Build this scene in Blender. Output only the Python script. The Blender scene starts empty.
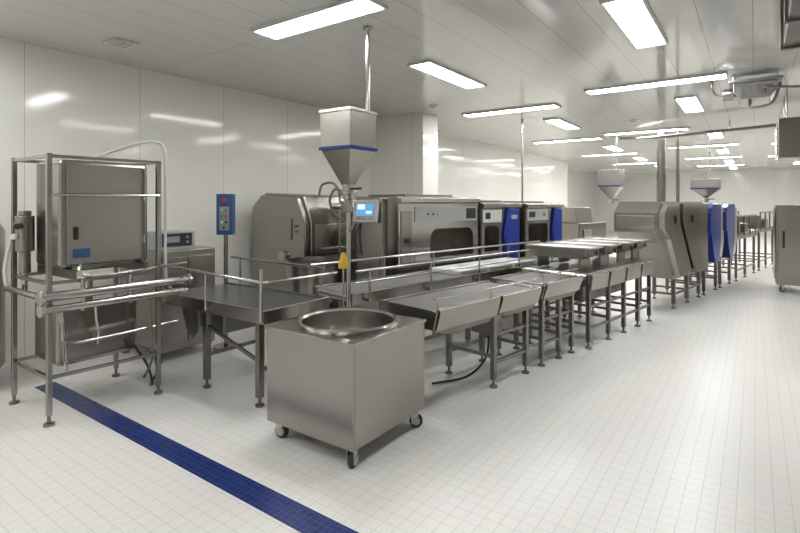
import bpy, bmesh, math, random
from mathutils import Vector, Matrix
random.seed(4)
R=math.radians
scn=bpy.context.scene
COL=scn.collection

# ------------------------------------------------ materials
def newmat(name):
    m=bpy.data.materials.new(name); m.use_nodes=True
    nt=m.node_tree; return m,nt,nt.nodes["Principled BSDF"]
def steel(name,c1,c2,rough=0.3,stretch=(3,3,60),metal=1.0):
    m,nt,b=newmat(name)
    tc=nt.nodes.new("ShaderNodeTexCoord"); mp=nt.nodes.new("ShaderNodeMapping")
    mp.inputs["Scale"].default_value=stretch
    n=nt.nodes.new("ShaderNodeTexNoise"); n.inputs["Scale"].default_value=3; n.inputs["Detail"].default_value=4
    n2=nt.nodes.new("ShaderNodeTexNoise"); n2.inputs["Scale"].default_value=1.2; n2.inputs["Detail"].default_value=1
    nt.links.new(tc.outputs["Object"],n2.inputs["Vector"])
    nt.links.new(tc.outputs["Object"],mp.inputs[0]); nt.links.new(mp.outputs[0],n.inputs["Vector"])
    mix=nt.nodes.new("ShaderNodeMix"); mix.data_type='RGBA'
    mix.inputs[6].default_value=(*c1,1); mix.inputs[7].default_value=(*c2,1)
    ad=nt.nodes.new("ShaderNodeMath"); ad.operation='MULTIPLY_ADD'; ad.inputs[1].default_value=.25
    mu=nt.nodes.new("ShaderNodeMath"); mu.operation='MULTIPLY'; mu.inputs[1].default_value=.7
    nt.links.new(n2.outputs[0],mu.inputs[0]); nt.links.new(n.outputs[0],ad.inputs[0]); nt.links.new(mu.outputs[0],ad.inputs[2])
    nt.links.new(ad.outputs[0],mix.inputs[0]); nt.links.new(mix.outputs[2],b.inputs["Base Color"])
    mr=nt.nodes.new("ShaderNodeMapRange"); mr.inputs[3].default_value=rough-.03; mr.inputs[4].default_value=rough+.05
    nt.links.new(n.outputs[0],mr.inputs[0]); nt.links.new(mr.outputs[0],b.inputs["Roughness"])
    b.inputs["Metallic"].default_value=metal
    return m
def plain(name,c,rough=.4,metal=0.0,var=.06):
    m,nt,b=newmat(name)
    n=nt.nodes.new("ShaderNodeTexNoise"); n.inputs["Scale"].default_value=8
    mix=nt.nodes.new("ShaderNodeMix"); mix.data_type='RGBA'
    mix.inputs[6].default_value=(*[x*(1-var) for x in c],1); mix.inputs[7].default_value=(*[min(1,x*(1+var)) for x in c],1)
    nt.links.new(n.outputs[0],mix.inputs[0]); nt.links.new(mix.outputs[2],b.inputs["Base Color"])
    b.inputs["Roughness"].default_value=rough; b.inputs["Metallic"].default_value=metal
    return m
def emis(name,c,s):
    m,nt,b=newmat(name); b.inputs["Base Color"].default_value=(*c,1)
    b.inputs["Emission Color"].default_value=(*c,1); b.inputs["Emission Strength"].default_value=s
    return m
def tiled(name,c,grout,w,h,mortar,rough,var=.03,spec=.5):
    m,nt,b=newmat(name)
    g=nt.nodes.new("ShaderNodeNewGeometry"); br=nt.nodes.new("ShaderNodeTexBrick")
    br.offset=0; br.squash=1
    br.inputs["Scale"].default_value=1; br.inputs["Brick Width"].default_value=w; br.inputs["Row Height"].default_value=h
    br.inputs["Mortar Size"].default_value=mortar; br.inputs["Mortar Smooth"].default_value=.2
    br.inputs["Color1"].default_value=(*c,1); br.inputs["Color2"].default_value=(*[x*(1-var) for x in c],1); br.inputs["Mortar"].default_value=(*grout,1)
    nt.links.new(g.outputs["Position"],br.inputs["Vector"])
    b.inputs["Roughness"].default_value=rough
    nt.links.new(br.outputs["Color"],b.inputs["Base Color"])
    bp=nt.nodes.new("ShaderNodeBump"); bp.inputs["Strength"].default_value=.12; bp.inputs["Distance"].default_value=.002; bp.invert=True
    nt.links.new(br.outputs["Fac"],bp.inputs["Height"]); nt.links.new(bp.outputs[0],b.inputs["Normal"])
    return m
def panelmat(name,c,seam,axis,period,width,rough,axis2=None,period2=1,bump=.15):
    m,nt,b=newmat(name)
    g=nt.nodes.new("ShaderNodeNewGeometry"); sp=nt.nodes.new("ShaderNodeSeparateXYZ"); nt.links.new(g.outputs["Position"],sp.inputs[0])
    def line(ax,per):
        a=nt.nodes.new("ShaderNodeMath"); a.operation='ADD'; a.inputs[1].default_value=120.0*per+.4; nt.links.new(sp.outputs[ax],a.inputs[0])
        mo=nt.nodes.new("ShaderNodeMath"); mo.operation='MODULO'; mo.inputs[1].default_value=per; nt.links.new(a.outputs[0],mo.inputs[0])
        l=nt.nodes.new("ShaderNodeMath"); l.operation='LESS_THAN'; l.inputs[1].default_value=width; nt.links.new(mo.outputs[0],l.inputs[0])
        return l
    l=line(axis,period)
    if axis2 is not None:
        l2=line(axis2,period2); mx=nt.nodes.new("ShaderNodeMath"); mx.operation='MAXIMUM'
        nt.links.new(l.outputs[0],mx.inputs[0]); nt.links.new(l2.outputs[0],mx.inputs[1]); l=mx
    mix=nt.nodes.new("ShaderNodeMix"); mix.data_type='RGBA'; mix.inputs[6].default_value=(*c,1); mix.inputs[7].default_value=(*seam,1)
    nt.links.new(l.outputs[0],mix.inputs[0]); nt.links.new(mix.outputs[2],b.inputs["Base Color"])
    b.inputs["Roughness"].default_value=rough
    n=nt.nodes.new("ShaderNodeTexNoise"); n.inputs["Scale"].default_value=1.2; n.inputs["Detail"].default_value=1; nt.links.new(g.outputs["Position"],n.inputs["Vector"])
    bp=nt.nodes.new("ShaderNodeBump"); bp.inputs["Strength"].default_value=bump; bp.inputs["Distance"].default_value=.02
    nt.links.new(n.outputs[0],bp.inputs["Height"]); nt.links.new(bp.outputs[0],b.inputs["Normal"])
    return m

ST =steel("brushed_steel",(.275,.262,.242),(.43,.412,.382),.24)
STV=steel("brushed_steel_horizontal",(.29,.277,.256),(.44,.422,.392),.24,(40,3,3))
STD=steel("dark_steel",(.18,.172,.16),(.285,.273,.252),.3)
STL=steel("bright_steel",(.46,.45,.43),(.61,.597,.572),.2)
BLK=plain("black_plastic",(.02,.02,.022),.4)
GRY=plain("grey_plastic",(.28,.29,.30),.5)
LGR=plain("light_grey_paint",(.38,.39,.40),.4)
BLU=plain("blue_paint",(.010,.035,.27),.28)
LBL=plain("control_blue",(.025,.08,.20),.4)
WHT=plain("white_plastic",(.62,.62,.60),.4)
RED=plain("red_plastic",(.45,.02,.015),.35)
GRN=plain("green_plastic",(.03,.28,.08),.35)
YEL=plain("yellow_plastic",(.6,.40,.02),.4)
BELT=plain("dark_belt",(.055,.057,.06),.25)
BELTG=plain("grey_belt",(.17,.17,.168),.3)
RUB=plain("rubber",(.03,.03,.03),.6)
SCR=emis("screen_glow",(.08,.26,.5),.7)
SCW=emis("screen_white",(.7,.8,.85),.6)
LIT=emis("light_diffuser",(1,.995,.985),25)
FLOOR=tiled("floor_tile",(.755,.748,.72),(.55,.545,.525),.08,.08,.0019,.30,.012)
STRIPE=tiled("blue_tile",(.007,.03,.18),(.035,.065,.22),.04,.04,.002,.25,.4)
WALL=panelmat("wall_panel",(.88,.872,.82),(.60,.595,.555),1,1.15,.008,.09)
WALLX=panelmat("wall_panel_cross",(.88,.872,.82),(.60,.595,.555),0,1.15,.008,.09)
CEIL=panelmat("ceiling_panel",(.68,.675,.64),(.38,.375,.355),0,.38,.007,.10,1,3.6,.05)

# ------------------------------------------------ builders
class B:
    def __init__(s): s.bm=bmesh.new()
    def box(s,x0,x1,y0,y1,z0,z1,M=None):
        v=[s.bm.verts.new(p) for p in [(x0,y0,z0),(x1,y0,z0),(x1,y1,z0),(x0,y1,z0),(x0,y0,z1),(x1,y0,z1),(x1,y1,z1),(x0,y1,z1)]]
        for f in [(0,3,2,1),(4,5,6,7),(0,1,5,4),(1,2,6,5),(2,3,7,6),(3,0,4,7)]: s.bm.faces.new([v[i] for i in f])
        if M is not None:
            for q in v: q.co=M@q.co
        return s
    def cyl(s,p0,p1,r,r2=None,seg=20):
        p0=Vector(p0);p1=Vector(p1); r2=r if r2 is None else r2
        d=(p1-p0).normalized(); a=d.orthogonal().normalized(); b=d.cross(a)
        A=[];C=[]
        for i in range(seg):
            t=2*math.pi*i/seg; o=a*math.cos(t)+b*math.sin(t)
            A.append(s.bm.verts.new(p0+o*r)); C.append(s.bm.verts.new(p1+o*r2))
        for i in range(seg):
            j=(i+1)%seg; s.bm.faces.new([A[i],A[j],C[j],C[i]])
        s.bm.faces.new(A[::-1]); s.bm.faces.new(C)
        return s
    def tube(s,pts,r,seg=10,smooth=True):
        P=[Vector(p) for p in pts]
        if smooth and len(P)>2:
            Q=[]
            for i in range(len(P)-1):
                a=P[max(0,i-1)];b=P[i];c=P[i+1];d=P[min(len(P)-1,i+2)]
                for k in range(6):
                    t=k/6
                    Q.append(.5*((2*b)+(-a+c)*t+(2*a-5*b+4*c-d)*t*t+(-a+3*b-3*c+d)*t**3))
            Q.append(P[-1]); P=Q
        rings=[]; n=None
        for i,p in enumerate(P):
            d=(P[min(i+1,len(P)-1)]-P[max(i-1,0)]).normalized()
            if n is None: n=d.orthogonal().normalized()
            n=(n-d*n.dot(d)).normalized(); b=d.cross(n)
            rings.append([s.bm.verts.new(p+(n*math.cos(2*math.pi*k/seg)+b*math.sin(2*math.pi*k/seg))*r) for k in range(seg)])
        for a,b in zip(rings,rings[1:]):
            for k in range(seg): s.bm.faces.new([a[k],a[(k+1)%seg],b[(k+1)%seg],b[k]])
        s.bm.faces.new(rings[0][::-1]); s.bm.faces.new(rings[-1])
        return s
    def prism(s,pts,axis,a0,a1):
        def mk(p,a):
            if axis=='x': return (a,p[0],p[1])
            if axis=='y': return (p[0],a,p[1])
            return (p[0],p[1],a)
        A=[s.bm.verts.new(mk(p,a0)) for p in pts]; C=[s.bm.verts.new(mk(p,a1)) for p in pts]
        n=len(pts)
        for i in range(n): s.bm.faces.new([A[i],A[(i+1)%n],C[(i+1)%n],C[i]])
        s.bm.faces.new(A[::-1]); s.bm.faces.new(C); return s
    def lathe(s,prof,c=(0,0,0),seg=48):
        rings=[]
        for r,z in prof:
            rings.append([s.bm.verts.new((c[0]+r*math.cos(2*math.pi*k/seg),c[1]+r*math.sin(2*math.pi*k/seg),c[2]+z)) for k in range(seg)] if r>1e-5 else [s.bm.verts.new((c[0],c[1],c[2]+z))])
        for a,b in zip(rings,rings[1:]):
            for k in range(seg):
                j=(k+1)%seg
                if len(a)==1 and len(b)==1: continue
                if len(a)==1: s.bm.faces.new([a[0],b[k],b[j]])
                elif len(b)==1: s.bm.faces.new([a[k],a[j],b[0]])
                else: s.bm.faces.new([a[k],a[j],b[j],b[k]])
        return s
    def frustum(s,cx,cy,z0,hx0,hy0,z1,hx1,hy1):
        A=[s.bm.verts.new((cx+i*hx0,cy+j*hy0,z0)) for i,j in [(-1,-1),(1,-1),(1,1),(-1,1)]]
        C=[s.bm.verts.new((cx+i*hx1,cy+j*hy1,z1)) for i,j in [(-1,-1),(1,-1),(1,1),(-1,1)]]
        for i in range(4): s.bm.faces.new([A[i],A[(i+1)%4],C[(i+1)%4],C[i]])
        s.bm.faces.new(A[::-1]); s.bm.faces.new(C); return s
    def add(s,name,mat,parent=None,bevel=.004,seg=2,label=None,at=None,flat=False):
        bmesh.ops.recalc_face_normals(s.bm,faces=s.bm.faces)
        me=bpy.data.meshes.new(name); s.bm.to_mesh(me); s.bm.free()
        if not flat:
            me.polygons.foreach_set("use_smooth",[True]*len(me.polygons))
            try: me.set_sharp_from_angle(angle=R(35))
            except Exception: pass
        o=bpy.data.objects.new(name,me); COL.objects.link(o); me.materials.append(mat)
        if parent is not None: o.parent=parent
        if at: o.location=at
        if bevel>0 and not flat:
            m=o.modifiers.new("bevel","BEVEL"); m.width=bevel; m.segments=seg; m.limit_method='ANGLE'; m.angle_limit=R(30)
            wn=o.modifiers.new("weighted","WEIGHTED_NORMAL"); wn.keep_sharp=False; wn.weight=80
        if label: o["label"]=label
        return o

def thing(name,label,cat,loc,rot=0,group=None):
    e=bpy.data.objects.new(name,None); COL.objects.link(e); e.location=loc; e.rotation_euler=(0,0,rot)
    e.empty_display_size=.1; e["label"]=label; e["category"]=cat
    if group: e["group"]=group
    return e
def copytree(src,parent=None,loc=None,rot=None):
    o=src.copy(); COL.objects.link(o)
    if parent is not None: o.parent=parent
    if loc is not None: o.location=loc
    if rot is not None: o.rotation_euler=(0,0,rot)
    for c in list(src.children): copytree(c,o)
    return o
def struct(name,mat,*a):
    o=B().box(*a).add(name,mat,bevel=0); o["kind"]="structure"; return o

LR=R(-10)
def L(s,t,z=0): return (-1.75+.985*s+.174*t, 4.0-.174*s+.985*t, z)

# ------------------------------------------------ room
H=3.2
struct("floor",FLOOR,-7.7,6.2,-3.2,30.2,-.2,0)
struct("ceiling",CEIL,-7.7,6.2,-3.2,30.2,H,H+.2)
struct("wall_left",WALL,-6.16,-5.96,-3.2,19.7,0,H)
struct("wall_return",WALLX,-7.5,-6.16,19.5,19.7,0,H)
struct("wall_recess",WALL,-7.7,-7.5,19.5,30.2,0,H)
struct("wall_far",WALLX,-7.5,6.0,30,30.2,0,H)
struct("wall_right",WALL,6.0,6.2,-3.2,30.2,0,H)
struct("wall_near",WALLX,-5.96,6.0,-3.2,-3.0,0,H)
struct("wall_pillar",WALLX,-5.96,-4.76,7.4,7.9,0,H)
struct("trim_1",STRIPE,-5.1,1.2,1.70,1.86,0,.003)

# ------------------------------------------------ ceiling lights
def lightfix(loc,rot,Ln,W=.26):
    e=thing("ceiling_light","white rectangular LED panel light set in the ceiling","ceiling light",loc,rot,"ceiling panel lights")
    f=B(); t=.025
    f.box(-Ln/2-t,Ln/2+t,-W/2-t,-W/2,-.03,0).box(-Ln/2-t,Ln/2+t,W/2,W/2+t,-.03,0)
    f.box(-Ln/2-t,-Ln/2,-W/2,W/2,-.03,0).box(Ln/2,Ln/2+t,-W/2,W/2,-.03,0)
    f.add("light_frame",WHT,e,.003)
    B().box(-Ln/2,Ln/2,-W/2,W/2,-.022,-.002).add("diffuser",LIT,e,0)
    return e
A0=lightfix((-3.1,3.1,H),0,1.3)
Bs=lightfix((-3.1,5.45,H),R(90),1.4)
A2=lightfix((-3.45,8.1,H),0,1.65)
lat=[(-3.9,12.8),(-3.9,17.3),(-3.9,21.8),(-1.12,7.4),(-2.0,12.2),(-1.2,16.2),(-1.2,20.6),(-1.2,25),(1.6,12.2),(1.2,16.6),(1.2,21),(-3.4,-.8),(3.8,8)]
lon=[(-3.15,10.1),(-3.35,15.4),(-3.35,19.6),(-3.35,24.2),(-.85,4.85),(-.85,9.3),(-.75,13.6),(-.8,18.2),(-.8,22.8),(-.8,27),(1.6,14.2),(1.6,19),(-1.2,.6),(-5.2,.4),(1.4,25)]
for x,y in lat: copytree(A2,None,(x,y,H),0)
for x,y in lon: copytree(Bs,None,(x,y,H),R(90))

# ------------------------------------------------ feet helper
def leg(parent,x,y,ztop,w=.045,mat=STD,z0=.07,name="leg"):
    o=B().box(x-w/2,x+w/2,y-w/2,y+w/2,z0,ztop).add(name,mat,parent,.004)
    B().cyl((x,y,0),(x,y,.018),.035).cyl((x,y,.018),(x,y,z0+.01),.012).add("foot",STD,o,.002)
    return o
def caster(parent,x,y,h=.14,ang=0.3):
    M=Matrix.Translation((x,y,0))@Matrix.Rotation(ang,4,'Z')
    b=B(); r=.048
    b.box(-.035,.035,-.03,.03,h-.012,h,M)
    b.box(-.026,.026,-.024,-.019,r*.6,h-.01,M).box(-.026,.026,.019,.024,r*.6,h-.01,M)
    o=b.add("caster",STL,parent,.002)
    c=M@Vector((0.01,-.016,r)); d=M@Vector((0.01,.016,r))
    B().cyl(c,d,r,seg=28).add("wheel",RUB,o,.005)
    c=M@Vector((0.01,-.0265,r)); d=M@Vector((0.01,.0265,r))
    B().cyl(c,d,.028,seg=20).add("hub",LGR,o,.001)

# ------------------------------------------------ cart
cart=thing("ingredient_cart","square brushed steel cart on casters with round basin","cart",(-2.325,2.645,0))
hx,hy=.385,.395
b=B()
b.box(-hx,hx,-hy,-hy+.02,.12,.745).box(-hx,hx,hy-.02,hy,.12,.745).box(-hx,-hx+.02,-hy+.02,hy-.02,.12,.745).box(hx-.02,hx,-hy+.02,hy-.02,.12,.745).box(-hx+.02,hx-.02,-hy+.02,hy-.02,.14,.16)
b.add("body",ST,cart,.006)
b=B(); n=64; rI=.325
def sq(t):
    c,s_=math.cos(t),math.sin(t); k=min((hx+.008)/max(abs(c),1e-9),(hy+.008)/max(abs(s_),1e-9)); return c*k,s_*k
ang=sorted([2*math.pi*i/n for i in range(n)]+[math.atan2(i*hy,j*hx)%(2*math.pi) for i in (-1,1) for j in (-1,1)])
lo=[];up=[];li=[];ui=[]
for t in ang:
    x,y=sq(t)
    lo.append(b.bm.verts.new((x,y,.742)));up.append(b.bm.verts.new((x,y,.762)))
    li.append(b.bm.verts.new((rI*math.cos(t),rI*math.sin(t),.742)));ui.append(b.bm.verts.new((rI*math.cos(t),rI*math.sin(t),.762)))
m=len(ang)
for i in range(m):
    j=(i+1)%m
    b.bm.faces.new([lo[i],lo[j],up[j],up[i]]);b.bm.faces.new([up[i],up[j],ui[j],ui[i]])
    b.bm.faces.new([ui[i],ui[j],li[j],li[i]]);b.bm.faces.new([li[i],li[j],lo[j],lo[i]])
b.add("top_plate",ST,cart,.003)
B().lathe([(.320,-.30),(.345,.0),(.35,.02),(.345,.032),(.33,.032),(.318,.018),(.312,-.10),(.305,-.26),(.28,-.30),(0,-.31),(0,-.325),(.32,-.325),(.320,-.30)],(0,0,.762)).add("basin",STL,cart,0)
for x,y,a in [(-.32,-.33,.3),(.34,-.35,1.9),(-.31,.31,1.2),(.34,.33,.6)]: caster(cart,x,y,.14,a)

# ------------------------------------------------ tank rack
rk=thing("tank_rack","open square-tube steel rack carrying a cabinet, tank and pipes","rack",(-4.82,1.47,0))
W,D=.68,.78
for x,y in [(0,0),(W,0),(0,D),(W+.05,D)]: leg(rk,x,y,1.96,.034,ST)
for z in (1.94,1.02,.34):
    B().box(0,W,-.013,.013,z-.013,z+.013).add("rail",ST,rk)
    B().box(0,W+.05,D-.013,D+.013,z-.013,z+.013).add("rail",ST,rk)
    B().box(-.013,.013,0,D,z-.013,z+.013).add("rail",ST,rk)
    B().tube([(W,0,z),(W+.05,D,z)],.016,4).add("rail",ST,rk,0)
B().tube([(W+.02,0,1.66),(W+.07,D,1.66)],.009).add("rail",STL,rk,0)
B().cyl((W+.05,-.05,.93),(W+.08,1.02,.93),.034).cyl((W+.05,-.08,.93),(W+.05,-.05,.93),.055).cyl((W+.08,1.02,.93),(W+.08,1.05,.93),.05).add("pipe",STL,rk,.003)
B().cyl((W+.05,-.05,.84),(W+.08,1.02,.84),.028).cyl((W+.05,-.08,.84),(W+.05,-.05,.84),.048).add("pipe",STL,rk,.003)
B().cyl((.02,-.055,.93),(W+.03,-.055,.93),.024).add("pipe",STL,rk,.003)
for y in (.2,.55): B().cyl((W+.055,y,.80),(W+.055,y,1.03),.014).add("pipe_clamp",STL,rk,.002)
B().tube([(W+.03,.05,.84),(W+.06,.06,.7),(W+.05,.10,.58),(W+.03,.4,.56),(W+.06,.95,.58)],.010).add("lower_pipe",STL,rk,0)
B().tube([(W+.02,.30,.84),(W+.02,.31,.7),(W-.02,.34,.6),(W-.08,.36,.5)],.012).add("lower_pipe",STL,rk,0)
B().tube([(W+.05,.70,.84),(W+.06,.72,.5),(W+.0,.74,.25),(W-.1,.74,.12)],.012).add("lower_pipe",STD,rk,0)
B().tube([(.30,.74,1.02),(.30,.76,.7),(.34,.76,.34)],.016).add("drop_pipe",STL,rk,0)
B().tube([(W-.06,.1,.84),(W-.04,.12,.5),(W-.08,.14,.34)],.014).add("drop_pipe",STL,rk,0)
cb=B().box(.12,.60,.10,.77,1.1,1.93).add("cabinet",ST,rk,.04,5)
cd=B().box(.598,.618,.14,.73,1.13,1.90).add("cabinet_door",STV,cb,.008)
B().box(.618,.645,.19,.21,1.32,1.42).add("handle",BLK,cd,.005)
B().box(.618,.620,.18,.30,1.18,1.25).add("sticker",LBL,cd,0)
for z in (1.3,1.65): B().cyl((.62,.72,z-.03),(.62,.72,z+.03),.01).add("hinge",STL,cd,.001)
for y in (.15,.69): B().box(0.02,.66,y,y+.04,1.03,1.1).add("bracket",STD,rk)
B().box(.1,.55,.1,.70,.36,.82).add("lower_tank",STV,rk,.03,4)
B().cyl((.35,.4,.82),(.35,.4,1.02),.03).add("pipe",STL,rk,.002)
pm=B().cyl((.13,.03,1.22),(.13,.03,1.50),.065).cyl((.13,.03,1.50),(.13,.03,1.54),.045).cyl((.13,.03,1.05),(.13,.03,1.22),.04).add("pump_motor",ST,rk,.006)
B().cyl((.19,-.03,1.42),(.215,-.045,1.42),.024).add("knob",BLK,pm,.003)
B().cyl((.15,-.035,1.34),(.16,-.06,1.34),.022).add("gauge",WHT,pm,.003)
B().cyl((.13,.03,.9),(.13,.03,1.05),.02).add("pipe",STL,rk,.002)
B().tube([(.3,.45,1.90),(.32,.48,1.98),(.42,.62,2.06),(.55,.76,2.12),(.62,.84,2.12),(.65,.88,2.05),(.65,.89,1.7),(.65,.89,1.0),(.68,.92,.86)],.012).add("white_hose",WHT,rk,0)
B().tube([(.64,.22,1.13),(.70,.21,1.06),(.72,.4,1.04),(.70,.8,1.06),(.70,1.05,1.07)],.012).add("steel_hose",STL,rk,0)
B().tube([(.02,-.055,.93),(-.03,-.05,1.1),(-.02,0,1.35),(.08,.02,1.45)],.014).add("white_hose",WHT,rk,0)
B().tube([(.6,.62,.45),(.66,.72,.25),(.6,.8,.06),(.5,.84,.02),(.3,1.0,.02)],.010).add("floor_hose",BLK,rk,0)

# round tank beside rack
tk=thing("round_tank","tall cylindrical steel tank standing by the wall","tank",(-5.5,1.30,0))
B().lathe([(0,.12),(.26,.14),(.30,.2),(.30,1.36),(.26,1.43),(.1,1.47),(0,1.47)]).add("vessel",ST,tk,0)
B().cyl((0,0,1.45),(0,0,1.6),.05).cyl((0,0,1.52),(0,0,1.56),.09).add("inlet",STL,tk,.004)
B().lathe([(.302,1.0),(.308,1.0),(.308,1.04),(.302,1.04),(.302,1.0)]).add("band",STL,tk,0)
for k in range(3):
    a=2*math.pi*k/3+.4; B().cyl((.22*math.cos(a),.22*math.sin(a),0),(.22*math.cos(a),.22*math.sin(a),.2),.025).add("leg",STD,tk,.003)

pmch=thing("pump_cabinet","low steel machine cabinet with a small black-faced control box on top","machine",(-5.55,2.62,0))
B().box(0,.75,0,.66,.1,1.12).add("body",ST,pmch,.012)
B().box(.752,.765,.05,.30,.18,1.05).box(.752,.765,.34,.61,.18,1.05).add("door_panel",STV,pmch,.004)
for x in (.05,.7):
    for y in (.05,.61): leg(pmch,x,y,.12,.05)
cbx=B().box(.4,.75,.02,.42,1.12,1.31).add("control_box",LGR,pmch,.01)
B().box(.75,.758,.06,.38,1.16,1.29).add("display",BLK,cbx,.002)
for z in (1.25,1.20): B().cyl((.758,.32,z),(.775,.32,z),.014).add("knob",GRY,cbx,.002)
B().box(.757,.760,.10,.24,1.20,1.26).add("readout",GRY,cbx,0)

# ------------------------------------------------ control pedestal
cp=thing("control_pedestal","dark blue control box with small coloured buttons on a post","control box",(-4.78,3.40,0),R(38))
B().cyl((0,0,0),(0,0,.02),.14).cyl((0,0,.02),(0,0,1.28),.022).add("post",ST,cp,.003)
bx=B().box(-.088,.088,-.06,.06,1.25,1.70).add("button_box",LBL,cp,.008)
B().box(-.052,.052,-.066,-.06,1.30,1.56).add("face_plate",GRY,bx,.002)
for (x,z,mt,nm) in [(0,1.62,RED,"emergency_button"),(-.024,1.52,YEL,"button"),(.024,1.52,GRN,"button"),(-.024,1.455,GRN,"button"),(.024,1.455,RED,"button"),(-.024,1.39,WHT,"button"),(.024,1.39,BLK,"button"),(0,1.33,BLK,"selector_knob")]:
    B().cyl((x,-.06,z),(x,-.09,z),.024 if nm[0]=='e' else .014).add(nm,mt,bx,.003)

# ------------------------------------------------ conveyors
def conveyor(name,label,root,rot,Ln,W,h,legs,belt=BELTG,side=.11,brace=True,fr=ST):
    e=thing(name,label,"conveyor",root,rot)
    B().box(-W+.03,-.03,.03,Ln-.03,h-.05,h-.012).add("belt",belt,e,.01)
    for x0,x1 in ((-W,-W+.03),(-.03,0)):
        B().prism([(x0,h-side),(x1,h-side),(x1,h),(x0,h)],'y',0,Ln).add("side_frame",fr,e,.004)
    for y in (.04,Ln-.04):
        B().cyl((-W+.03,y,h-.05),(-.03,y,h-.05),.035).add("roller",STL,e,.003)
    B().box(-W+.03,-.03,.08,Ln-.08,h-side-.004,h-side+.01).add("drip_pan",STD,e,.002)
    for y in legs:
        for x in (-W+.04,-.04): leg(e,x,y,h-side,.045,STD)
        B().box(-W+.06,-.06,y-.013,y+.013,.25,.28).add("cross_bar",STD,e,.003)
    if brace and len(legs)>1:
        for x in (-W+.04,-.04): B().box(x-.013,x+.013,min(legs),max(legs),.20,.23).add("cross_bar",STD,e,.003)
    return e
ta=thing("infeed_table","steel infeed table with a dark belt and guard rails","conveyor",(-4.5,2.50,0))
B().box(.02,1.43,.03,.69,.72,.765).add("belt",BELT,ta,.006)
B().box(0,1.45,0,.03,.67,.775).add("side_frame",ST,ta,.004)
B().box(0,1.45,.69,.72,.67,.775).add("side_frame",ST,ta,.004)
B().box(1.42,1.45,.03,.69,.67,.775).add("side_frame",ST,ta,.004)
B().box(.02,1.42,.03,.69,.66,.69).add("drip_pan",STD,ta,.002)
for x in (.62,1.32):
    leg(ta,x,.07,.68,.05,STD); leg(ta,x,.65,.68,.05,STD)
    B().box(x-.015,x+.015,.09,.63,.27,.30).add("cross_bar",STD,ta,.003)
B().prism([(.64,.52),(1.30,.34),(1.30,.37),(.64,.55)],'y',.06,.08).add("brace",STD,ta,.002)
B().box(.3,.75,.15,.5,.46,.66).add("motor_box",STD,ta,.02)
B().prism([(.35,.67),(.60,.67),(.60,.5),(.52,.42),(.42,.5)],'y',-.002,.01).add("bracket",STD,ta,.002)
B().tube([(.05,-.03,1.03),(1.45,-.03,1.0),(1.50,0,1.0),(1.52,.05,1.0),(1.56,.70,1.0)],.012,10,False).add("guard_rail",STL,ta,0)
B().tube([(.05,.73,1.04),(1.35,.73,1.02)],.012).add("guard_rail",STL,ta,0)
for x in (.1,.75,1.45): B().cyl((x,-.03,.7),(x,-.03,1.01),.010).box(x-.015,x+.015,-.03,0,.70,.73).add("rail_post",STL,ta,.001)
for x in (.2,.9): B().cyl((x,.73,.7),(x,.73,1.03),.010).add("rail_post",STL,ta,.001)
B().cyl((1.46,-.03,.7),(1.46,-.03,1.10),.014).add("rail_post",STL,ta,.001)

LA=4.3
ca=conveyor("transfer_conveyor","long narrow steel belt conveyor with round-bar guard rails",L(-1.0,-.85),LR,LA,.60,.80,[.5,1.7,2.9,4.0],BELTG)
B().tube([(.05,0,1.0),(.05,LA,1.0)],.012).add("guard_rail",STL,ca,0)
B().tube([(-.64,0,1.0),(-.64,LA,1.0)],.012).add("guard_rail",STL,ca,0)
B().tube([(.05,0,.90),(.05,LA,.90)],.008).add("guard_rail",STL,ca,0)
for i in range(6):
    y=.16+i*(LA-.22)/5
    B().cyl((.05,y,.72),(.05,y,1.01),.010).box(0,.05,y-.012,y+.012,.72,.745).add("rail_post",STL,ca,.001)
    B().cyl((-.64,y,.72),(-.64,y,1.01),.010).box(-.64,-.60,y-.012,y+.012,.72,.745).add("rail_post",STL,ca,.001)
# front line: two separate narrow conveyors
hF=.80
def frontc(t,Ln,legs,h,label,panels):
    cf=conveyor("front_conveyor",label,L(-.06,t),LR,Ln,.58,h,legs,BELTG,.09)
    for (a,c,dp) in panels:
        q=B().prism([(0.0,h-.005),(.05,h+.008),(.06,h+.005),(.06,h-.03),(.02,h-dp),(.0,h-dp)],'y',a,c).add("side_panel",STV,cf,.003)
        B().prism([(a,h-dp+.01),(c,h-dp+.01),(c-.12,h-dp-.04),(a+.12,h-dp-.04)],'x',.004,.014).add("panel_lip",STD,q,.002)
    B().prism([(-.58,h),(.0,h),(.05,h-.01),(.01,h-.15),(-.54,h-.15)],'y',-.006,.008).add("end_plate",STV,cf,.003)
    for x in (-.54,-.04): B().box(x-.012,x+.012,min(legs),max(legs),.44,.465).add("cross_bar",STD,cf,.002)
    B().tube([(.0,.02,h+.075),(.0,Ln-.02,h+.075)],.008).add("guide_rail",STL,cf,0)
    for k in range(3): B().cyl((.0,.06+k*(Ln-.12)/2,h-.02),(.0,.06+k*(Ln-.12)/2,h+.075),.006).add("rail_post",STL,cf,0)
    return cf
cf=frontc(-.85,1.50,[.84,1.36],hF,"narrow steel belt conveyor with low angled side panels on braced legs",((.02,.80,.16),(.84,1.48,.15)))
B().box(-.34,-.12,.9,1.1,.42,.60).add("drive_motor",STD,cf,.02)
B().tube([(-.2,1.0,.42),(-.2,.95,.2),(-.3,.8,.04),(-.45,.5,.015)],.010).add("cable",RUB,cf,0)
frontc(.72,.78,[.08,.42,.70],.82,"short narrow steel belt conveyor with a low side panel",((.02,.76,.15),))
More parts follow.
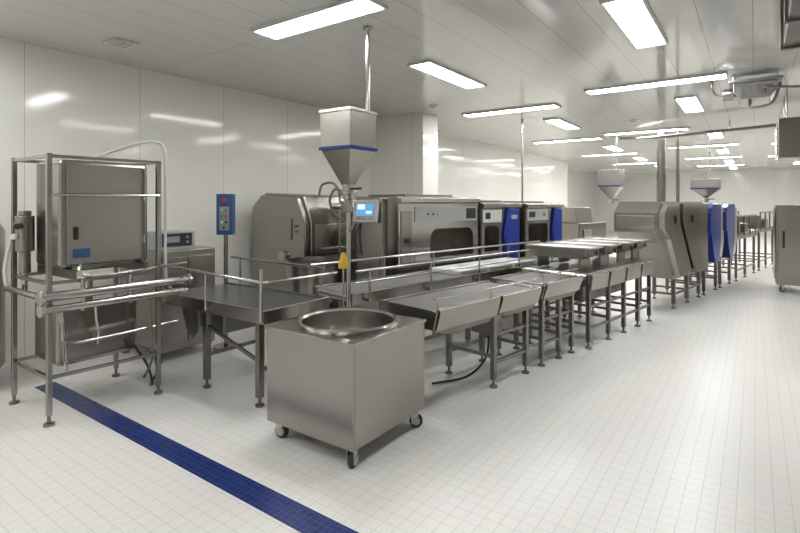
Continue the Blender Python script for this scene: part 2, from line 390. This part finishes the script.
def tray(loc,rot,tilt=0,w=.56,l=.5,grp="white trays on the conveyors",lab="shallow white tray lying on the conveyor belt",rim=.045,mt=WHT):
    e=thing("tray",lab,"tray",loc,rot,grp); e.rotation_euler=(tilt,0,rot)
    B().box(-w/2,w/2,-l/2,l/2,0,.008).add("tray_base",mt,e,0)
    b=B()
    b.prism([(-w/2,0),(-w/2+.01,0),(-w/2-.01,rim),(-w/2-.03,rim)],'y',-l/2,l/2)
    b.prism([(w/2-.01,0),(w/2,0),(w/2+.03,rim),(w/2+.01,rim)],'y',-l/2,l/2)
    b.box(-w/2-.02,w/2+.02,-l/2,-l/2+.01,0,rim).box(-w/2-.02,w/2+.02,l/2-.01,l/2,0,rim)
    b.add("tray_rim",mt,e,0); return e
for t in (1.0,1.55,2.1): tray(L(-1.30,t,.792),LR,0,.42,.5)

h2=.84
c2=conveyor("tray_conveyor","steel conveyor section carrying a row of shallow bins",L(-.0,1.62),LR,2.0,.86,h2,[.08,.6,1.05,1.5,1.92],STD,.12)
B().box(-.7,-.2,.3,1.5,.45,.66).add("drive_housing",STD,c2,.02)
for x in (-.82,-.04): B().box(x-.012,x+.012,.08,1.92,.44,.465).add("cross_bar",STD,c2,.002)
for k in range(4): B().prism([(0,h2-.02),(.03,h2-.03),(.008,h2-.20),(0,h2-.20)],'y',.04+k*.49,.47+k*.49).add("side_cover",STV,c2,.002)
for i,t in enumerate((1.88,2.40,2.92,3.40)):
    e=thing("shallow_bin","shallow pale-topped steel bin with sloping front on raised supports","bin",L(-.43,t,h2+.13),LR,"shallow bins above the conveyor")
    b=B(); Wd=.38; Ld=.17
    b.prism([(-Wd,.12),(-Wd+.012,.12),(-Wd+.102,0),(-Wd+.09,0)],'y',-Ld,Ld)
    b.prism([(Wd-.012,.12),(Wd,.12),(Wd-.09,0),(Wd-.102,0)],'y',-Ld,Ld)
    b.box(-Wd+.03,Wd-.03,-Ld-.002,-Ld+.01,.03,.12).box(-Wd+.03,Wd-.03,Ld-.01,Ld+.002,.03,.12).box(-Wd+.09,Wd-.09,-Ld,Ld,0,.03)
    b.add("pan",ST,e,.002)
    b=B(); b.box(-Wd-.02,Wd+.02,-Ld-.02,-Ld,.115,.132).box(-Wd-.02,Wd+.02,Ld,Ld+.02,.115,.132).box(-Wd-.02,-Wd,-Ld,Ld,.115,.132).box(Wd,Wd+.02,-Ld,Ld,.115,.132)
    b.add("pan_rim",STL,e,.003)
    B().box(-Wd+.012,Wd-.012,-Ld+.01,Ld-.01,.105,.122).add("liner",WHT,e,0)
    for x in (-.26,.26): B().box(x-.012,x+.012,-.12,.12,-.128,.0).add("support",STD,e,.001)

# ------------------------------------------------ steel tunnel machine
tm=thing("tunnel_machine","large steel tunnel machine with angular faceted hoods on legs","machine",L(.0,3.80),LR)
B().prism([(0,1.46),(0,1.18),(.26,1.02),(.70,.46),(2.24,.46),(2.24,1.62),(1.2,1.62),(.20,1.62)],'x',-.62,-.03).add("hood",ST,tm,0,flat=True)
B().prism([(.05,1.46),(.05,1.24),(.30,1.08),(.74,.50),(1.34,.50),(.72,1.30),(.72,1.59),(.22,1.59)],'x',-.03,.06).add("slanted_door",STL,tm,0,flat=True)
B().prism([(.78,1.59),(.78,1.32),(1.40,.50),(1.96,.50),(1.48,1.12),(1.48,1.59)],'x',-.03,.09).add("slanted_door",ST,tm,0,flat=True)
B().prism([(1.54,1.59),(1.54,1.14),(2.02,.50),(2.20,.50),(2.20,1.59)],'x',-.03,.06).add("slanted_door",STV,tm,0,flat=True)
for y,xx in ((.5,.06),(1.2,.09)): B().box(xx,xx+.02,y,y+.02,1.3,1.42).add("handle",BLK,tm,.003)
B().box(-.58,-.06,-.02,0,1.24,1.42).add("front_lip",STL,tm,.004)
for y in (.85,1.5,2.15):
    for x in (-.56,-.07): leg(tm,x,y,.50,.05,STD)
    B().box(-.56,-.07,y-.015,y+.015,.2,.23).add("cross_bar",STD,tm,.003)
B().box(-.085,-.055,.85,2.15,.2,.23).add("cross_bar",STD,tm,.003)

def bluehood(t,Ln,label,z1=1.60,s=0):
    e=thing("blue_hood",label,"machine",L(s,t),LR,"blue hooded machines")
    pr=[(-.62,.52),(-.62,1.35),(-.55,z1-.04),(-.45,z1),(-.2,z1),(-.08,z1-.05),(-.02,z1-.18),(-.02,.52)]
    B().prism(pr,'y',0.0,Ln).add("steel_core",ST,e,0,flat=True)
    B().prism([(.02,1.10),(.02,1.50),(.16,1.58),(Ln*.66,1.58),(Ln*.66,.95),(Ln*.5,.56),(.26,.56)],'x',-.02,.08).add("blue_side_panel",BLU,e,.008)
    B().prism([(-.02,1.0),(.08,1.1),(.08,1.42),(-.04,1.58),(-.5,1.58),(-.5,1.50),(-.1,1.50)],'y',-.03,.02).add("blue_end_trim",BLU,e,.006)
    B().prism([(Ln*.70,1.52),(Ln*.70,.62),(Ln*.85,.62),(Ln-.02,.9),(Ln-.02,1.52)],'x',-.02,.05).add("steel_side_plate",STL,e,.004)
    for y in (.12,Ln-.12):
        for x in (-.56,-.06): leg(e,x,y,.53,.05,STD)
        B().box(-.56,-.06,y-.015,y+.015,.2,.23).add("cross_bar",STD,e,.003)
    return e
bluehood(6.10,1.0,"steel machine module with flat angled blue side panels")
bluehood(7.16,.95,"steel machine module with flat angled blue side panels")
for t,h in ((8.25,.95),(10.5,1.0)):
    c=conveyor("outfeed_conveyor","steel outfeed conveyor with tall guard frame",L(0,t),LR,2.1,.8,h,[.2,1.0,1.9],STD,.1)
    for y in (.2,.75,1.3,1.9):
        B().box(-.02,.01,y-.015,y+.015,h-.05,h+.38).add("frame_post",ST,c,.002)
        B().box(-.8,-.77,y-.015,y+.015,h-.05,h+.38).add("frame_post",ST,c,.002)
    for x in (-.005,-.785): B().box(x-.012,x+.012,.15,1.95,h+.36,h+.39).add("guard_rail",ST,c,.002)
    B().box(-.7,-.1,.4,.9,h,h+.3).add("drive_unit",STD,c,.02)
    B().box(-.72,-.1,1.3,1.7,h,h+.2).add("drive_unit",STD,c,.02)

# ------------------------------------------------ hoppers
def hopper(loc,lab,pole,zt=2.42,zb=1.75,w=.19,col=True,bh=.36):
    e=thing("hopper",lab,"hopper",(loc[0],loc[1],0),0)
    zm=zt-bh
    b=B(); t=.012
    b.box(-w,w,-w,-w+t,zm,zt).box(-w,w,w-t,w,zm,zt).box(-w,-w+t,-w+t,w-t,zm,zt).box(w-t,w,-w+t,w-t,zm,zt)
    bin_=b.add("bin",ST,e,.004)
    b=B(); b.box(-w-.012,w+.012,-w-.012,-w,zt-.025,zt).box(-w-.012,w+.012,w,w+.012,zt-.025,zt).box(-w-.012,-w,-w,w,zt-.025,zt).box(w,w+.012,-w,w,zt-.025,zt)
    b.add("rim",STL,bin_,.002)
    B().frustum(0,0,zm-.026,w+.010,w+.010,zm,w+.010,w+.010).add("blue_band",BLU,e,.003)
    B().frustum(0,0,zb,.04,.04,zm-.026,w-.005,w-.005).add("cone",ST,e,.004)
    v=B().cyl((0,0,zb-.12),(0,0,zb+.01),.05).cyl((0,0,zb-.08),(0,0,zb-.05),.075).add("valve",STL,e,.004)
    B().cyl((.05,0,zb-.03),(.18,-.05,zb-.03),.010).add("valve_handle",BLK,v,.002)
    if col: B().cyl((0,0,.02),(0,0,zb-.11),.020).cyl((0,0,0),(0,0,.02),.05).add("support_column",STL,e,.003)
    px_,py_=pole
    B().cyl((px_,py_,zm-.1),(px_,py_,H-.02),.020).cyl((px_,py_,H-.022),(px_,py_,H-.004),.045).add("ceiling_pole",STL,e,.002)
    for z in (zt-.06,zm+.05): B().cyl((px_,py_,z),(px_*.5,min(py_,w),z),.016).add("bracket",STL,e,.002)
    return e
hl=L(-.93,-.95)
h1=hopper(hl,"square steel hopper with a thin blue band above the conveyor",(-2.86-hl[0],3.52-hl[1]),2.38,1.75,.168,True,.31)
B().tube([(0,-.03,1.66),(-.10,-.05,1.72),(-.17,-.05,1.62),(-.15,0,1.50),(-.02,0,1.44)],.012).add("air_hose",STD,h1,0)
B().tube([(.03,-.03,1.62),(.10,-.06,1.6),(.11,-.06,1.45),(.02,0,1.36)],.010).add("air_hose",STL,h1,0)
B().box(-.05,.05,-.045,.045,1.52,1.62).add("dosing_head",ST,h1,.008)
B().cyl((-.05,0,1.57),(-.16,0,1.57),.028).add("actuator",STL,h1,.004)
hopper((-2.70,12.2),"steel feed hopper on a ceiling pole above the line",(.05,.32),2.36,1.70,.24,False)
hopper((-.92,13.4),"steel feed hopper on a ceiling pole beyond the blue machines",(.05,.38),2.14,1.72,.28,False,.2)
bc=thing("warning_beacon","small yellow conical beacon on a thin post by the conveyor","beacon",(hl[0]+.05,hl[1]-.12,0))
B().cyl((0,0,0),(0,0,.02),.04).cyl((0,0,.02),(0,0,1.07),.008).add("post",STL,bc,0)
B().lathe([(0,1.06),(.042,1.06),(.042,1.09),(.030,1.14),(.022,1.17),(.012,1.19),(0,1.19)],seg=24).add("beacon_cap",YEL,bc,0)

# ------------------------------------------------ touch panel cabinet
tc=thing("touch_panel_cabinet","steel operator cabinet with a tilted blue touch screen","control cabinet",(-3.64,4.53,0),R(14))
B().box(-.16,.17,-.05,.13,.10,1.66).add("body",ST,tc,.012)
for x in (-.12,.13):
    for y in (-.01,.09): leg(tc,x,y,.11,.05)
B().box(-.13,.14,-.062,-.05,.2,.95).add("door",STV,tc,.004)
M=Matrix.Translation((-.0,-.12,1.50))@Matrix.Rotation(R(-14),4,'X')
hs=B().box(-.15,.15,-.03,.03,-.13,.13,M).add("screen_housing",LGR,tc,.01)
B().box(-.125,.125,-.034,-.03,-.105,.105,M).add("bezel",GRY,hs,.001)
B().box(-.105,.105,-.037,-.034,-.055,.09,M).add("screen",SCR,hs,0)
B().box(-.09,.0,-.039,-.037,.02,.075,M).box(.02,.09,-.039,-.037,-.03,.0,M).add("screen_window",SCW,hs,0)
B().cyl(M@Vector((-.06,-.034,-.085)),M@Vector((-.06,-.045,-.085)),.012).add("button",RED,hs,.001)
B().cyl(M@Vector((.0,-.034,-.085)),M@Vector((.0,-.045,-.085)),.012).add("button",GRN,hs,.001)
B().box(-.04,.0,-.1,-.04,1.42,1.5).add("screen_arm",STD,tc,.003)
B().tube([(-.1,-.06,1.37),(-.13,-.1,1.2),(-.1,-.08,1.0)],.01).add("cable",RUB,tc,0)

# ------------------------------------------------ big mixer pair
mx=thing("dough_mixer","bulky steel horizontal mixer with faceted hood","mixer",(-5.75,4.48,0))
B().prism([(0,.1),(1.0,.1),(1.0,.75),(1.12,.9),(1.12,1.36),(.98,1.70),(.22,1.74),(0,1.55)],'y',.08,.86).add("housing",ST,mx,.02,3)
B().prism([(.04,.5),(.98,.5),(1.09,.9),(1.09,1.35),(.95,1.67),(.23,1.71),(.04,1.54)],'y',0,.08).add("end_cover",STV,mx,.02,3)
B().box(.50,.85,-.015,0,1.12,1.40).add("end_hatch",ST,mx,.006)
B().cyl((.7,-.005,.9),(.7,-.05,.9),.07).add("port",STL,mx,.004)
for k,c_ in enumerate((RED,GRN)): B().cyl((.93,-.0,1.30-k*.07),(.93,-.02,1.30-k*.07),.018).add("button",c_,mx,.002)
B().box(1.12,1.135,.15,.78,.95,1.32).add("front_hatch",STL,mx,.006)
hd=B().cyl((1.16,.25,1.0),(1.16,.7,1.0),.012).cyl((1.12,.27,1.0),(1.16,.27,1.0),.01).cyl((1.12,.68,1.0),(1.16,.68,1.0),.01).add("handle",STL,mx,0)
for x in (.08,.9):
    for y in (.2,.78): leg(mx,x,y,.12,.06)

m2=thing("kneading_machine","steel kneading machine with sloping lid and front panels","mixer",(-5.75,5.42,0))
B().prism([(0,.1),(1.15,.1),(1.15,1.20),(.85,1.68),(0,1.72)],'y',0,1.25).add("housing",ST,m2,.02,3)
for i in range(2):
    y=.06+i*.59
    q=B().prism([(1.155,1.21),(.865,1.675),(.88,1.685),(1.17,1.22)],'y',y,y+.54).add("lid",STL,m2,.004)
    B().cyl((1.06,y+.1,1.42),(1.06,y+.35,1.42),.014).add("handle",BLK,q,.002)
    B().box(1.15,1.165,y,y+.54,.3,1.12).add("front_panel",STV,m2,.005)
for x in (.08,1.05):
    for y in (.1,1.15): leg(m2,x,y,.12,.06)
B().cyl((1.165,.2,.9),(1.22,.2,.9),.06).add("port",STL,m2,.004)
B().cyl((1.165,.5,.75),(1.2,.5,.75),.04).add("port",STL,m2,.004)
db=thing("dough_bowl","round steel mixing bowl on a wheeled base by the mixer","bowl",(-4.2,4.2,0))
B().lathe([(0,.42),(.2,.44),(.3,.55),(.33,.92),(.345,.93),(.345,.94),(.32,.94),(.29,.56),(.19,.46),(0,.45)]).add("bowl",ST,db,0)
B().lathe([(0,.15),(.22,.15),(.20,.3),(.12,.42),(0,.43)],seg=32).add("base",STD,db,0)
for k in range(4):
    a=math.pi/4+k*math.pi/2; caster(db,.16*math.cos(a),.16*math.sin(a),.155,a)
hg=thing("hose_stand","thin bent steel hose guide stand beside the mixer","stand",(-4.5,4.95,0))
B().cyl((0,0,0),(0,0,.02),.10).cyl((0,0,.02),(0,0,1.5),.018).add("post",STL,hg,.002)
B().tube([(0,0,1.5),(0,0,1.72),(-.06,-.05,1.86),(-.2,-.12,1.84),(-.24,-.14,1.7)],.016).add("bent_pipe",STD,hg,0)
B().tube([(0,0,1.5),(.03,0,1.7),(.1,.04,1.95),(.02,.08,2.05),(-.03,.1,1.9)],.011).add("bent_pipe",STL,hg,0)

# ------------------------------------------------ ovens
def archplate(b,y0,y1,z0,z1,oy0,oy1,oz0,oz1,x0,x1,c=.06):
    b.box(x0,x1,y0,oy0,z0,z1).box(x0,x1,oy1,y1,z0,z1).box(x0,x1,oy0,oy1,oz1,z1).box(x0,x1,oy0,oy1,z0,oz0)
    n=6
    def arc(sy,y): return [(y,oz1)]+[(y+sy*c*(1-math.sin(math.pi/2*k/n)),oz1-c*(1-math.cos(math.pi/2*k/n))) for k in range(n+1)]
    b.prism(arc(1,oy0),'x',x0,x1); b.prism(arc(-1,oy1),'x',x0,x1)
def oven(t,Ln,lab,kind,z1=1.62,dep=1.0,o0=.30,o1=.90):
    e=thing("tunnel_oven",lab,"oven",L(-1.80,t),LR)
    b=B(); b.box(-dep,-.45,0,Ln,.12,z1).box(-.45,-.02,0,.08,.12,z1).box(-.45,-.02,Ln-.08,Ln,.12,z1).box(-.45,-.02,.08,Ln-.08,1.32,z1).box(-.45,-.02,.08,Ln-.08,.12,.8)
    b.add("body",ST,e,.008)
    fp=B(); archplate(fp,0,Ln,.14,z1-.05,Ln*o0,Ln*o1,.90,1.27,-.02,.0,.14 if kind==0 else .08)
    fp.add("front_plate",STL,e,0)
    B().box(-.44,-.43,.08,Ln-.08,.8,1.32).add("oven_cavity",ST,e,0)
    B().box(-.42,-.03,Ln*.1,Ln*.92,.86,.90).add("oven_shelf",STL,e,.003)
    B().prism([(-.05,z1),(.05,z1-.02),(.05,z1-.07),(0,z1-.09),(-.05,z1-.09)],'y',0,Ln).add("hood_lip",STL,e,.004)
    B().box(-dep+.1,-.2,Ln*.2,Ln*.8,z1,z1+.03).add("top_cover",STD,e,.006)
    for x in (-dep+.08,-.08):
        for y in (.1,Ln-.1): leg(e,x,y,.13,.06)
    if kind==1:
        a,c=Ln*.54,Ln-.06
        B().prism([(a+.10,.62),(c,.62),(c,1.50),(a+.10,1.53),(a,1.15)],'x',0,.05).add("blue_panel",BLU,e,.02,3)
        B().box(.0,.012,.04,Ln*.50,1.32,1.50).add("control_face",WHT,e,.003)
        B().box(.012,.016,.08,.2,1.37,1.46).add("display",BLK,e,.001)
        B().box(.05,.054,a+.16,c-.08,1.36,1.42).add("panel_label",LGR,e,0)
    elif kind==2:
        B().box(.0,.012,Ln*.05,Ln*.60,1.32,1.50).add("control_face",LGR,e,.003)
        B().box(.012,.016,Ln*.08,Ln*.24,1.37,1.46).add("display",BLK,e,.001)
        B().box(.012,.022,Ln*.46,Ln*.5,1.39,1.44).add("button",RED,e,.001)
        a,c=Ln*.70,Ln-.04
        B().prism([(a+.08,.62),(c,.62),(c,1.50),(a+.08,1.53),(a,1.15)],'x',0,.05).add("blue_panel",BLU,e,.02,3)
    else:
        cf_=B().box(0,.012,.28,Ln*.97,1.36,1.55).add("control_face",LGR,e,.003)
        B().box(.012,.022,Ln*.82,Ln*.95,1.39,1.53).add("display",BLK,cf_,.002)
        B().box(.0,.012,.04,.22,.8,1.5).add("access_door",STV,e,.004)
        B().cyl((.01,.13,1.15),(.035,.13,1.15),.03).add("dial",BLK,e,.003)
        for k in range(3): B().cyl((.012,.5+k*.1,1.46),(.03,.5+k*.1,1.46),.014).add("button",[RED,GRN,WHT][k],e,.002)
    return e
oven(.50,1.56,"large steel tunnel oven with wide arched opening and grey control face",0,1.68,o0=.36,o1=.93)
oven(2.14,.98,"slim oven section with white control face and blue panel",1,1.61,o0=.08,o1=.44)
oven(3.30,1.15,"grey-fronted steel oven section with a blue panel",2,1.60,o0=.08,o1=.60)

bm_=thing("depositor_machine","steel depositing machine with a raised head on legs","machine",L(-2.6,6.8),LR)
B().box(-.8,0,0,1.4,.55,1.15).add("body",ST,bm_,.015)
B().prism([(-.65,1.15),(-.15,1.15),(-.2,1.5),(-.6,1.5)],'y',.2,1.0).add("head",STV,bm_,.01)
for x in (-.74,-.06):
    for y in (.08,1.32): leg(bm_,x,y,.56,.05)
B().box(.0,.02,.2,.6,.7,1.0).add("hatch",STL,bm_,.004)
b2=thing("rack_trolley","steel rack trolley with shelves near the far wall","trolley",(-4.6,13.5,0))
for x in (-.3,.3):
    for y in (-.4,.4): B().box(x-.015,x+.015,y-.015,y+.015,.1,1.55).add("post",ST,b2,.002)
for z in (.2,.5,.8,1.1,1.4): B().box(-.3,.3,-.4,.4,z,z+.015).add("shelf",STL,b2,.001)
for x in (-.3,.3):
    for y in (-.4,.4): caster(b2,x,y,.12)

# ------------------------------------------------ poles, duct, conduit
def pole(x,y,z0,r,mat,lab,name="service_pipe"):
    e=thing(name,lab,"pipe",(x,y,0))
    B().cyl((0,0,z0),(0,0,H-.02),r).cyl((0,0,H-.03),(0,0,H-.003),r*1.6).add("tube",mat,e,.002)
    B().cyl((0,0,z0-.0),(0,0,z0+.05),r*1.5).add("coupling",mat,e,.002)
    return e
pole(-3.62,9.12,0,.02,STL,"thin steel service pipe running from ceiling to floor")
pole(-1.70,12.4,0,.09,STD,"dark round duct running from ceiling to floor","duct_pipe")
pole(-1.38,12.45,0,.035,STD,"slim dark pipe beside the round duct","slim_pipe")
cdv=B().tube([(-2.6,12.7,3.12),(-1.6,12.0,3.02),(-.4,11.5,3.0),(.5,11,2.98),(1.6,10.4,3.0)],.030,12).add("ceiling_conduit",STD,None,0)
cdv["label"]="dark curved conduit hung below the ceiling"; cdv["category"]="conduit"
for i,(x,y,z) in enumerate([(-2.6,12.7,3.12),(-.4,11.5,3.0),(1.6,10.4,3.0)]):
    B().cyl((x,y,z),(x,y,H-.002),.012).add("hanger",STL,cdv,0)

# ------------------------------------------------ ceiling units
ev=thing("ceiling_cooler","bulky metallic cooling unit with pipework under the ceiling","cooling unit",(.0,7.75,H),R(0))
B().prism([(-.22,-.12),(.22,-.12),(.22,-.22),(.15,-.33),(-.15,-.33),(-.22,-.22)],'y',-.30,.30).add("casing",STL,ev,.008)
B().box(-.27,.27,-.35,.35,-.12,-.09).add("mount_plate",LGR,ev,.005)
for k in range(4): B().box(-.18+k*.1,-.13+k*.1,-.308,-.30,-.29,-.17).add("louvre",GRY,ev,.002)
for x in (-.22,.22):
    for y in (-.28,.28): B().cyl((x,y,-.09),(x,y,0),.012).add("hanger_rod",STL,ev,0)
B().cyl((-.22,.0,-.20),(-.34,.0,-.20),.075).add("motor",ST,ev,.006)
B().tube([(-.05,.0,-.33),(-.05,-.05,-.39),(.05,-.1,-.40),(.18,-.2,-.37),(.25,-.2,-.15)],.018).add("coolant_pipe",GRY,ev,0)
B().tube([(-.34,.0,-.20),(-.42,-.02,-.18),(-.46,-.04,-.1),(-.46,-.04,0)],.016).add("coolant_pipe",STD,ev,0)
B().tube([(.1,-.32,-.2),(.1,-.42,-.22),(.25,-.46,-.25),(.5,-.46,-.25),(.6,-.46,0)],.016).add("coolant_pipe",STD,ev,0)
dk=thing("ceiling_duct","dark steel rectangular duct fixed to the ceiling","duct",(.18,3.4,H))
B().box(0,.7,0,1.6,-.38,0).add("duct_body",STD,dk,.01)
for y in (.05,.8,1.52): B().box(-.02,.72,y,y+.04,-.40,0).add("flange",STD,dk,.003)
hb=thing("hanging_cabinet","steel junction cabinet hung from the ceiling on rods","cabinet",(.26,8.7,H))
B().box(0,.9,0,.9,-.98,-.42).add("body",ST,hb,.012)
B().box(-.012,0,.06,.84,-.93,-.48).add("door",STV,hb,.004)
for x in (.1,.8):
    for y in (.1,.8): B().cyl((x,y,-.42),(x,y,0),.012).add("hanger_rod",STL,hb,0)
vt=thing("ceiling_vent","small square slotted vent in the ceiling","vent",(-5.15,2.45,H))
B().box(-.12,.12,-.12,.12,-.02,0).add("vent_frame",WHT,vt,.004)
for k in range(4): B().box(-.10,.10,-.09+k*.05,-.065+k*.05,-.030,-.02).add("slat",WHT,vt,.002)
def dome(x,y,lab="small round ceiling sensor"):
    e=thing("ceiling_sensor",lab,"sensor",(x,y,H),0,"ceiling sensors")
    B().lathe([(0,-.06),(.03,-.055),(.06,-.02),(.075,-.015),(.075,0),(0,0)],seg=24).add("sensor_cap",WHT,e,0)
for x,y in ((-4.3,7.0),(-1.9,10.5)): dome(x,y)

rc=thing("wheeled_cabinet","tall steel cabinet on casters standing in the aisle","cabinet",(.30,11.2,0))
B().box(0,1.0,0,1.1,.14,1.56).add("body",ST,rc,.015)
B().box(.04,.96,-.012,0,.25,1.5).add("door",STV,rc,.004)
B().box(-.012,0,.06,1.04,.25,1.5).add("side_panel",ST,rc,.004)
B().box(.1,.13,-.04,-.012,.8,1.1).add("handle",BLK,rc,.004)
B().box(-.02,1.02,-.02,1.12,.30,.34).add("bumper",GRY,rc,.004)
for x in (.1,.9):
    for y in (.1,1.0): caster(rc,x,y,.14,.4)

# ------------------------------------------------ world, camera
w=bpy.data.worlds.new("World"); scn.world=w; w.use_nodes=True
w.node_tree.nodes["Background"].inputs[0].default_value=(.8,.85,.9,1); w.node_tree.nodes["Background"].inputs[1].default_value=.3
cam=bpy.data.cameras.new("camera"); co=bpy.data.objects.new("camera",cam); COL.objects.link(co)
co.location=(0,0,1.6); co.rotation_euler=(R(90),0,R(35.38)); cam.lens=22.5; cam.sensor_width=36; cam.shift_y=-.0794
cam.clip_start=.05; cam.clip_end=100
scn.camera=co
scn.view_settings.view_transform='Standard'
scn.view_settings.exposure=.16
